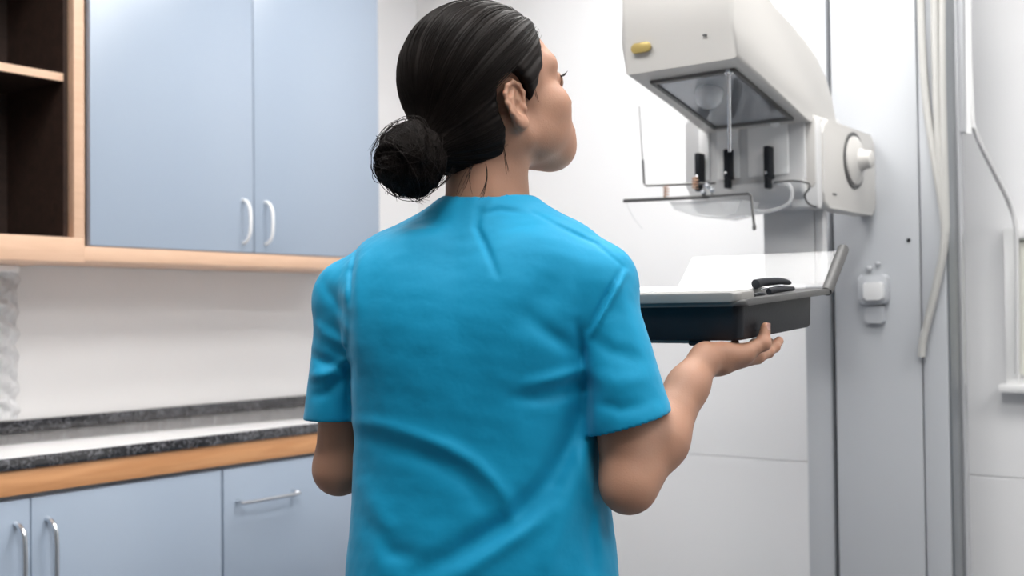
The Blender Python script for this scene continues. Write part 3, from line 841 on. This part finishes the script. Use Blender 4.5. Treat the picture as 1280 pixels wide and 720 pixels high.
def foot(p):
    d = None
    for s in (-1, 1):
        an = np.array([-.046, 1.52, .06]) + bR*s*.09; c = chain(p, [an+np.array([0,0,.03]), an+np.array([0, 0, -.012]), an+bF*.15+np.array([0, 0, -.03])], [.036, .034, .022], .02)
        d = c if d is None else np.minimum(d, c)
    return d
def low2(p):
    return smin(low(np.where(p[:, 2:3] < .8, p, p)), foot(p), .02)
def torso_legs(p):
    t = torso(p, -.022)
    return smin(smin(smin(t, shoulders(p, -.016), .04), legs(p), .04), foot(p), .02)
pieces.append(sdf_mesh(torso_legs, (-.34, 1.30, .0), (.24, 1.80, 1.30), .006*Q_))
vs_, qs_ = [], []; o_ = 0
for v, q in pieces:
    vs_.append(v); qs_.append(q+o_); o_ += len(v)
PER = thing('person', 'person in blue scrub top seen from behind, dark hair bun, palm under black tray', 'person', (-.046, 1.53, 0), room=False)
V_ = np.concatenate(vs_); F_ = np.concatenate(qs_)
BODY = np_obj('body', V_, F_, 'skin', PER, smooth_it=1)

# face details
def hobj(name, bm, m, parent):
    for v in bm.verts: v.co = Vector(fromh(np.array(v.co)))
    return obj(name, bm, M[m], parent, room=False)
for s in (-1, 1):
    b = nb()
    for i in range(16):
        a = -.9+1.8*i/15; x = s*(.032+.0125*math.sin(a)); y = .0955-.004*(math.sin(a)**2)*1.6
        tube(b, [(x, y-.001, .0225), (x+s*.002*math.sin(a), y+.006, .0225), (x+s*.004*math.sin(a), y+.0105, .0265)], [.0007, .0005, .0002], 4)
    tube(b, [(s*.0205, .093, .0220), (s*.032, .0968, .0235), (s*.0445, .0905, .0210)], .0009, 5, smooth=4)
    hobj('eyelashes', b, 'lash', BODY)
    b = nb()
    tube(b, [(s*.014, .0985, .045), (s*.030, .0965, .050), (s*.050, .0795, .046)], [.0022, .0024, .0012], 6, smooth=5)
    hobj('eyebrow', b, 'lash', BODY)
    b = nb(); lathe(b, [(.0001, 0), (.0105, .0012), (.0108, .002), (.0045, .0042), (.0001, .0046)], (s*.032, .0916, .0190), (0, 1, 0), 20); E_ = hobj('eye', b, 'eye', BODY)
    b = nb(); lathe(b, [(.0001, .0040), (.0050, .0036), (.0052, .0046), (.0001, .0054)], (s*.032, .0916, .0190), (0, 1, 0), 20); hobj('iris', b, 'lash', E_)
b = nb(); tube(b, [(-.021, .0975, -.0535), (-.008, .1055, -.051), (0, .1055, -.052), (.008, .1055, -.051), (.021, .0975, -.0535)], [.001, .0026, .0022, .0026, .001], 8, smooth=4)
tube(b, [(-.019, .0965, -.0575), (0, .1048, -.0605), (.019, .0965, -.0575)], [.001, .0036, .001], 8, smooth=5); hobj('lips', b, 'lip', BODY)
# thumb nail
b = nb(); a = THW[3]; tdir = unit(THW[3]-THW[2]); nn = unit(np.array([.62, -.78, 0.0]) - tdir*np.dot(np.array([.62, -.78, 0.0]), tdir)); ss = np.cross(tdir, nn)
cv = []
for i in range(7):
    row = []
    for k in range(5):
        u_ = (k-2)/2; v_ = (i-3)/3
        pt = a + tdir*(v_*.0052+.0005) + ss*u_*.0045*(1-.25*max(0, abs(v_)-.5)) + nn*(.0074-.0022*u_*u_-.0006*v_)
        row.append(b.verts.new(pt))
    cv.append(row)
for i in range(6):
    for k in range(4): b.faces.new([cv[i][k], cv[i][k+1], cv[i+1][k+1], cv[i+1][k]])
bmesh.ops.solidify(b, geom=list(b.faces), thickness=-.0006)
obj('thumb_nail', b, M['nail'], BODY, room=False)

# ---- hair: cap grown off the skull, cut by a hairline drawn in side view
HL2 = np.array([(.100, .150), (.092, .112), (.080, .096), (.066, .075), (.060, .055), (.052, .036), (.040, .020), (.030, .006), (.022, -.004), (.017, .010), (.012, .028), (.002, .038), (-.016, .033),
                (-.027, .020), (-.030, -.004), (-.023, -.032), (-.027, -.062), (-.038, -.090), (-.064, -.104), (-.100, -.092), (-.16, -.05), (-.16, .16)], f32)
def poly2(y, z):
    n = len(HL2); d = np.full(len(y), 1e9, f32); s = np.ones(len(y), f32)
    for i in range(n):
        a = HL2[i]; b = HL2[i-1]; e = b-a; wy = y-a[0]; wz = z-a[1]
        t = np.clip((wy*e[0]+wz*e[1])/(e @ e), 0, 1)
        d = np.minimum(d, (wy-e[0]*t)**2+(wz-e[1]*t)**2)
        c1 = z >= a[1]; c2 = z < b[1]; c3 = e[0]*wz > e[1]*wy
        al = (c1 & c2 & c3) | (~c1 & ~c2 & ~c3); s = np.where(al, -s, s)
    return s*np.sqrt(d)
BUN = np.array(P(513, 199, 1.468)); BUNh = toh(BUN[None].astype(f32))[0]
bdir = unit(BUNh - np.array([0, -.01, .04]))
def hair_base(q):
    d = ell(q, (0, -.010, .050), (.0865, .1080, .1030))
    d = smin(d, ell(q, (0, .034, .040), (.0685, .062, .066)), .03)
    d = smin(d, ell(q, (0, -.035, -.015), (.066, .058, .062)), .04)
    d = smin(d, cap(q, (0, -.04, -.02), tuple(BUNh*.86), .050, .022), .04)
    d = smin(d, ell(q, (.0, .0, .02), (.0785, .05, .05)), .03)
    return d
def hair(q):
    d = hair_base(q)
    # ridges that run towards the bun
    c0 = np.array([0, -.01, .04], f32); v = q-c0; bd = bdir.astype(f32)
    pr_ = v @ bd; w1 = unit(np.cross(bdir, [1, 0, .2])).astype(f32); w2 = np.cross(bdir, w1).astype(f32)
    az = np.arctan2(v @ w1, v @ w2)
    d = d - .0011*np.sin(az*23+2*np.sin(az*5)) * np.clip(1-pr_/.11, 0, 1) - .0006*np.sin(az*61+1.3)
    g = poly2(q[:, 1] + .0005*np.sin(q[:, 2]*300), q[:, 2])
    return smax(d, g, .010)
hv, hq = sdf_mesh(lambda p: hair(toh(p))*HS, HC-.19, HC+.17, .0018*Q_)
HAIR = np_obj('hair', hv, hq, 'hair', PER, smooth_it=1)
bax = unit(BUN-HC+np.array([0, 0, .06]))
def bun(p):
    v = (p-BUN.astype(f32)); b1 = unit(np.cross(bax, [0, 0, 1])); b2 = np.cross(bax, b1)
    x = v @ b1.astype(f32); y = v @ b2.astype(f32); z = v @ bax.astype(f32)
    th = np.arctan2(y, x); r = np.sqrt(x*x+y*y)
    d = ell(p, BUN, (.0445, .0400, .0465))
    tor = np.sqrt((r-.026)**2+(z-.004)**2)-.0165
    d = smin(d, tor, .015)
    return d - .0026*np.sin(th*2+r*260+z*160) - .0020*wob(p, 70, 3)
bv, bq = sdf_mesh(bun, BUN-.065, BUN+.065, .0018*Q_)
BUNO = np_obj('bun', bv, bq, 'hair', HAIR, smooth_it=1)
# strands
def strands(paths, rad, name, parent):
    """thin three-sided tubes, all in one mesh"""
    n, k = paths.shape[:2]
    t = np.gradient(paths, axis=1); t /= np.maximum(np.linalg.norm(t, axis=-1, keepdims=True), 1e-9)
    ref = np.array([.3, .5, .81]); u = np.cross(t, ref); u /= np.maximum(np.linalg.norm(u, axis=-1, keepdims=True), 1e-9); w_ = np.cross(t, u)
    taper = (np.minimum(1, np.minimum(np.arange(k), np.arange(k)[::-1])/2+.25))[None, :, None]*rad
    rg = np.stack([paths + taper*(u*math.cos(a)+w_*math.sin(a)) for a in (0, 2.094, 4.189)], 2)     # n,k,3,3
    v = rg.reshape(-1, 3); base = (np.arange(n)[:, None]*k+np.arange(k-1)[None])*3
    q = []
    for j in range(3):
        j2 = (j+1) % 3; q.append(np.stack([base+j, base+j2, base+3+j2, base+3+j], -1).reshape(-1, 4))
    o = np_obj(name, v, np.concatenate(q), 'hair', parent); o['kind'] = 'stuff'; return o
c0 = np.array([0, -.01, .04])
dirs = rng.normal(size=(2600, 3)); dirs /= np.linalg.norm(dirs, axis=1, keepdims=True)
st = c0 + dirs*.085
keep = (poly2(st[:, 1].astype(f32), st[:, 2].astype(f32)) < .004) & (dirs @ bdir < .75)
dirs = dirs[keep][:1500]
K = 18; T_ = np.linspace(0, 1, K)
om = np.arccos(np.clip(dirs @ bdir, -1, 1))[:, None, None]; tt = T_[None, :, None]*np.clip(rng.uniform(.35, .97, len(dirs)), 0, .97)[:, None, None]
pd = (np.sin((1-tt)*om)*dirs[:, None]+np.sin(tt*om)*bdir)/np.sin(om)
R_ = np.full(pd.shape[:2], .09)
for it in range(14):
    pts = (c0+pd*R_[..., None]).reshape(-1, 3).astype(f32); R_ = R_ - hair_base(pts).reshape(R_.shape)*.8
R_ += rng.uniform(-.0004, .0011, (len(dirs), 1)) + .0008*np.sin(T_*PI)[None]*rng.uniform(0, 1, (len(dirs), 1))
sp = c0+pd*R_[..., None]
gp = poly2(sp.reshape(-1, 3)[:, 1].astype(f32), sp.reshape(-1, 3)[:, 2].astype(f32)).reshape(R_.shape)
ok = (gp < .004).all(1)
strands(fromh(sp[ok].reshape(-1, 3)).reshape(-1, K, 3), .0004, 'hair_strands', HAIR)
# bun strands: loops wound round it
n = 650; K = 26; b1 = unit(np.cross(bax, [0, 0, 1])); b2 = np.cross(bax, b1)
ax = bax + rng.normal(size=(n, 3))*.55; ax /= np.linalg.norm(ax, axis=1, keepdims=True)
e1 = np.cross(ax, rng.normal(size=(n, 3))); e1 /= np.linalg.norm(e1, axis=1, keepdims=True); e2 = np.cross(ax, e1)
off = rng.uniform(-.6, .75, n); a0 = rng.uniform(0, 6.28, n); ln = rng.uniform(1.5, 4.2, n)
an = a0[:, None]+ln[:, None]*np.linspace(0, 1, K)[None]
ofs = off[:, None]+.25*np.sin(an*.7)
dd = (np.cos(an)[..., None]*e1[:, None]+np.sin(an)[..., None]*e2[:, None])*np.sqrt(np.clip(1-ofs**2, .05, 1))[..., None]+ax[:, None]*ofs[..., None]
dd /= np.linalg.norm(dd, axis=-1, keepdims=True)
R_ = np.full(dd.shape[:2], .045)
for it in range(12):
    pts = (BUN+dd*R_[..., None]).reshape(-1, 3).astype(f32); R_ = R_ - bun(pts).reshape(R_.shape)*.7
fly = (rng.uniform(0, 1, n) < .10)[:, None]*np.sin(np.linspace(0, PI, K))[None]*rng.uniform(.002, .008, (n, 1))
R_ += .0003 + fly + rng.uniform(-.0003, .0015, (n, 1))
strands(BUN+dd*R_[..., None], .0005, 'hair_strands', BUNO)
# loose wisps at the nape and off the bun
W_ = []
def wisp(a, b, c, n, s):
    a, b, c = [np.array(v) for v in (a, b, c)]
    for i in range(n):
        j = rng.normal(size=(3, 3))*s*np.array([[.3], [.8], [1.2]]); A, B_, C_ = a+j[0], b+j[1], c+j[2]
        t = np.linspace(0, 1, 16)[:, None]; W_.append((1-t)**2*A+2*t*(1-t)*B_+t*t*C_)
wisp(P(607, 205, 1.475), P(612, 225, 1.462), P(600, 246, 1.452), 7, .0016)
wisp(P(590, 205, 1.475), P(585, 225, 1.46), P(577, 240, 1.455), 8, .005)
wisp(fromh((.062, -.03, -.035)), fromh((.060, -.030, -.06)), P(634, 214, 1.475), 6, .002)
wisp(P(488, 232, 1.46), P(495, 242, 1.46), P(503, 247, 1.46), 14, .003)
wisp(P(500, 238, 1.46), P(515, 245, 1.455), P(528, 250, 1.45), 16, .003)
wisp(P(480, 215, 1.46), P(484, 232, 1.46), P(490, 240, 1.46), 10, .003)
wisp(P(500, 150, 1.47), P(478, 160, 1.46), P(466, 190, 1.46), 8, .004)
wisp(P(545, 235, 1.46), P(562, 225, 1.47), P(568, 208, 1.48), 10, .0025)
wisp(fromh((.066, .034, .03)), fromh((.067, .032, .008)), fromh((.063, .034, -.010)), 8, .0018)
strands(np.array(W_), .0003, 'loose_wisps', HAIR)
b = nb(); tc = np.array(BUN)*.45 + fromh(BUNh*.80)*.55
lathe(b, [(.0215, -.003), (.0245, 0), (.0215, .003)], Vector(P(508, 152, 1.47)), Vector((.3, -.3, -.9)), 8)
b.free()

# ---- scrub top
SL_R = (SHR + np.array([-.006, 0, -.002]), P(787, 520, 1.452)); SL_L = (SHL + np.array([0, 0, 0]), P(421, 520, 1.572))
folds = []   # (polyline in px, amplitude, width in m): raised when positive
def fold(pts, amp, w): folds.append(([np.array(P(x, y, 1.44))[[0, 2]].astype(f32) for x, y in pts], amp*1.25, w*.9))
fold([(441, 527), (480, 533), (520, 546), (560, 560), (600, 584), (634, 622), (644, 660)], .0040, .011)
fold([(445, 545), (520, 566), (575, 592), (610, 640)], -.003, .014)
fold([(733, 490), (716, 545), (688, 600), (640, 650), (575, 690), (520, 720)], -.010, .017)
fold([(742, 505), (735, 560), (712, 620), (690, 690), (684, 740)], .009, .020)
fold([(690, 640), (640, 675), (580, 715)], .006, .013)
fold([(733, 478), (706, 490), (672, 498), (640, 498)], -.0045, .011)
fold([(728, 462), (700, 472), (660, 480)], .004, .009)
fold([(722, 440), (690, 420), (660, 398)], -.004, .013)
fold([(722, 405), (727, 440), (733, 485)], -.0035, .007)
fold([(700, 350), (672, 378), (640, 420)], -.0035, .022)
fold([(600, 262), (596, 285), (608, 310), (622, 345)], -.0030, .005)
fold([(603, 268), (625, 262), (650, 266)], -.0018, .004)
fold([(560, 275), (520, 300), (480, 330)], .003, .022)
fold([(500, 280), (470, 320), (455, 400)], -.003, .016)
fold([(440, 340), (437, 420), (436, 500), (438, 560)], -.004, .007)
fold([(470, 660), (490, 690), (520, 700)], -.005, .016)
fold([(455, 610), (480, 660), (470, 720)], .004, .016)
fold([(745, 620), (738, 670), (742, 720)], -.003, .009)
fold([(722, 560), (745, 640), (755, 700)], .004, .010)
fold([(540, 440), (560, 520), (550, 600)], .0012, .03)
# sleeves
fold([(382, 442), (405, 452), (432, 462)], -.005, .008)
fold([(384, 470), (408, 468), (434, 448)], .005, .008)
fold([(388, 497), (410, 490), (434, 470)], -.004, .008)
fold([(384, 400), (410, 420), (434, 436)], .003, .009)
fold([(398, 345), (415, 370), (436, 400)], -.003, .010)
fold([(740, 420), (765, 440), (800, 450)], -.003, .012)
fold([(738, 470), (770, 480), (812, 470)], .0025, .014)
fold([(770, 350), (790, 400), (812, 470)], .0025, .014)
fold([(742, 500), (775, 512), (820, 500)], -.0022, .010)
fold([(783, 340), (760, 382), (741, 418)], .0042, .0042)
fold([(776, 338), (752, 380), (735, 412)], -.0035, .0040)
fold([(664, 264), (700, 284), (745, 305), (782, 336)], -.0020, .0028)
fold([(447, 305), (440, 340), (437, 380)], -.003, .004)
def foldfn(p):
    d = np.zeros(len(p), f32); xz = p[:, [0, 2]]
    # keep picture scale on nearer / further surface points
    k = 1.44/np.maximum(p[:, 1], .5)
    xz = np.stack([p[:, 0]*k, (p[:, 2]-CAMZ)*k+CAMZ], -1)
    for pl_, amp, w_ in folds:
        m = np.full(len(p), 1e9, f32); tot = len(pl_)-1; tb = np.zeros(len(p), f32)
        for i in range(tot):
            a, b = pl_[i], pl_[i+1]; e = b-a; t = np.clip(((xz-a) @ e)/(e @ e), 0, 1)
            dd_ = ((xz-a-t[:, None]*e)**2).sum(1); c = dd_ < m; m = np.where(c, dd_, m); tb = np.where(c, (i+t)/tot, tb)
        env = np.sin(np.clip(tb*.86+.07, 0, 1)*PI)**.7
        d += amp*env*np.exp(-m/(w_*w_))
    return d*np.clip((1.56-p[:, 1])/.04, 0, 1)
def sleeve(p, seg, r0, r1, n_side):
    a, b = seg; ax_ = unit(b-a); s1 = unit(np.array(n_side)-ax_*np.dot(n_side, ax_)); s2 = np.cross(ax_, s1)
    v = p-a.astype(f32); t = v @ ax_.astype(f32); L = np.linalg.norm(b-a); u = np.clip(t/L, 0, 1)
    x = v @ s1.astype(f32); y = v @ s2.astype(f32)
    rx = r0[0]+(r1[0]-r0[0])*u; ry = r0[1]+(r1[1]-r0[1])*u
    tt_ = np.where(t < 0, t, 0)
    k = np.sqrt((x/rx)**2+(y/ry)**2+(tt_/r0[0])**2)
    r = np.sqrt(x*x+y*y+tt_*tt_)
    return r*(1-1/np.maximum(k, .05))
pR0 = P(788, 528, 1.452); pL0 = P(409, 524, 1.57)
nR = np.cross(unit(P(838, 514, 1.44)-P(737, 543, 1.46)), [0, 1, 0]); nR = nR if nR[2] < 0 else -nR
nL = np.array([0, 0, -1.0])
def shirt_torso(p):
    d = torso(p, .002)
    d = smin(d, shoulders(p, .004), .035)
    d = smin(d, cap(p, NB+np.array([0, -.004, -.055]), NB+np.array([0, .0, -.016]), .070, .062), .03)
    for sd in (-1, 1): d = smin(d, ell(p, np.array([-.046, 1.60, 1.14])+bR*sd*.075, (.062, .055, .06)), .04)
    d = smin(d, ell(p, np.array(P(500, 380, 1.475)), (.062, .030, .075)), .05)
    return smin(d, ell(p, np.array(P(668, 372, 1.440)), (.060, .030, .075)), .05)
def shirt_body(p, uncut=False):
    A = shirt_torso(p)
    sr = sleeve(p, SL_R, (.047, .054), (.0535, .064), (1, 0, 0)); sl = sleeve(p, SL_L, (.046, .051), (.0445, .056), (1, 0, 0))
    W2 = foldfn(p) + .0016*wob(p, 24, 5) + .0006*wob(p, 62, 9)
    full = smin(smin(A, sr, .018), sl, .014) - W2
    low_ = A - W2
    if uncut: return full
    below = np.where(p[:, 0] > 0, plane(p, pR0, nR), plane(p, pL0, nL)) > 0
    return np.where(below, low_, full)
def neck_hole(p):
    no_ = NB + np.array([.004, .012, 0]); q = p-no_.astype(f32)
    return np.maximum(np.sqrt(q[:, 0]**2+(q[:, 1]-.006)**2)-.066, -(p[:, 2]-(NB[2]-.006 - .50*(q[:, 1]+.05) - .22*np.maximum(q[:, 0], 0))))
def shirt_full(p): return np.maximum(np.maximum(shirt_body(p), .775-p[:, 2]), -neck_hole(p))
hS = .0026*Q_
sv, sq = sdf_mesh(shirt_full, (-.36, 1.33, .76), (.30, 1.74, 1.40), hS, lambda p: shirt_body(p, True))
cc = sv[sq].mean(1).astype(f32)
fn = np.cross(sv[sq[:, 2]]-sv[sq[:, 0]], sv[sq[:, 3]]-sv[sq[:, 1]]); fn /= np.maximum(np.linalg.norm(fn, axis=1, keepdims=True), 1e-12)
pl = np.where(cc[:, 0] > 0, plane(cc, pR0, nR), plane(cc, pL0, nL))
nn_ = np.where((cc[:, 0] > 0)[:, None], nR[None], nL[None])
TA = shirt_torso(cc) - foldfn(cc) - .0016*wob(cc, 24, 5) - .0006*wob(cc, 62, 9)
capf = (np.abs(pl) < hS*1.1) & (np.abs((fn*nn_).sum(1)) > .75) & (TA > .0022)
capf |= (pl > -hS*.6) & (pl < hS*2) & (TA > .004)
capf |= (pl > 0) & (TA > .007)
capf |= (-neck_hole(cc) > shirt_body(cc) - .0002) | (.775-cc[:, 2] > shirt_body(cc) + .0002)
sq = sq[~capf]
for it in range(4):                       # drop loose teeth along the openings
    ee = np.sort(np.stack([sq[:, [0, 1]], sq[:, [1, 2]], sq[:, [2, 3]], sq[:, [3, 0]]], 1), 2).reshape(-1, 2)
    key = ee[:, 0]*np.int64(10**8) + ee[:, 1]; _, inv, ct = np.unique(key, return_inverse=True, return_counts=True)
    nbd = (ct[inv].reshape(-1, 4) == 1).sum(1); sq = sq[nbd < (3 if it < 3 else 2)]
used = np.unique(sq); mp_ = -np.ones(len(sv), np.int64); mp_[used] = np.arange(len(used)); sv = sv[used]; sq = mp_[sq]
def fair_border(v, q, n):
    e = np.concatenate([q[:, [0, 1]], q[:, [1, 2]], q[:, [2, 3]], q[:, [3, 0]]]); es = np.sort(e, 1)
    _, ix, ct = np.unique(es, axis=0, return_index=True, return_counts=True); be = es[ix[ct == 1]]
    isb = np.zeros(len(v), bool); isb[be.ravel()] = True
    for it in range(n):
        acc = np.zeros_like(v); cn = np.bincount(be[:, 0], minlength=len(v))+np.bincount(be[:, 1], minlength=len(v))
        for c in range(3): acc[:, c] = np.bincount(be[:, 0], v[be[:, 1], c], len(v))+np.bincount(be[:, 1], v[be[:, 0], c], len(v))
        v = np.where(isb[:, None], v+(acc/np.maximum(cn, 1)[:, None]-v)*.5, v)
    return v
sv = fair_border(sv, sq, 6)
e_ = np.sort(np.concatenate([sq[:, [0, 1]], sq[:, [1, 2]], sq[:, [2, 3]], sq[:, [3, 0]]]), 1); _, ix_, ct_ = np.unique(e_, axis=0, return_index=True, return_counts=True)
bv_ = np.unique(e_[ix_[ct_ == 1]]); pb = sv[bv_]
for sgn, c0_, n0_ in ((1, pR0, nR), (-1, pL0, nL)):
    dpl = plane(pb, c0_, n0_); mm = (sgn*pb[:, 0] > 0) & (np.abs(dpl) < .014)
    pb[mm] -= dpl[mm][:, None]*unit(n0_)[None]
sv[bv_] = pb
sv = fair_border(sv, sq, 16)
SH = np_obj('scrub_top', sv, sq, 'scrub', PER, smooth_it=1, label='short sleeved turquoise blue scrub top')
md = SH.modifiers.new('thickness', 'SOLIDIFY'); md.thickness = .003; md.offset = -1
# ---- trousers and shoes (mostly below the frame)
def pants(p):
    d = smin(legs(p, .010), np.maximum(torso(p, -.018), p[:, 2]-.87), .04)
    return np.maximum(np.maximum(d, .075-p[:, 2]), p[:, 2]-.88)
v, q = sdf_mesh(pants, (-.36, 1.32, .06), (.26, 1.72, .90), .006*Q_)
np_obj('scrub_trousers', v, q, 'pants', PER, smooth_it=2)
for s in (-1, 1):
    an = np.array([-.046, 1.52, .05]) + bR*s*.09
    def shoe(p): return np.maximum(smin(chain(p, [an+bF*-.03, an+bF*.06, an+bF*.15+np.array([0, 0, -.014])], [.048, .047, .038], .03), ell(p, an+bF*.04+np.array([0,0,.01]), (.05, .09, .045)), .02), .001-p[:, 2])
    v, q = sdf_mesh(shoe, an-np.array([.14, .14, .06]), an+np.array([.16, .26, .1]), .005*Q_)
    np_obj('shoe', v, q, 'shoe', PER, smooth_it=1)


# ------------------------------------------------------------------ camera, world, view
cd = bpy.data.cameras.new('camera'); cam = bpy.data.objects.new('camera', cd); C.objects.link(cam)
cd.sensor_width = 36; cd.lens = FP/1280*36; cd.clip_start = .05
cam.location = (0, 0, CAMZ); cam.rotation_euler = cam_rot.to_euler()
cd.dof.use_dof = True; cd.dof.focus_distance = 1.52; cd.dof.aperture_fstop = 4.0
sc.camera = cam
w = bpy.data.worlds.new('world'); sc.world = w; w.use_nodes = True
w.node_tree.nodes['Background'].inputs[0].default_value = (.8, .85, .9, 1); w.node_tree.nodes['Background'].inputs[1].default_value = .3
vs = sc.view_settings; vs.view_transform = 'Standard'; vs.look = 'None'; vs.gamma = 1; vs.use_curve_mapping = False
vs.exposure = 0.8
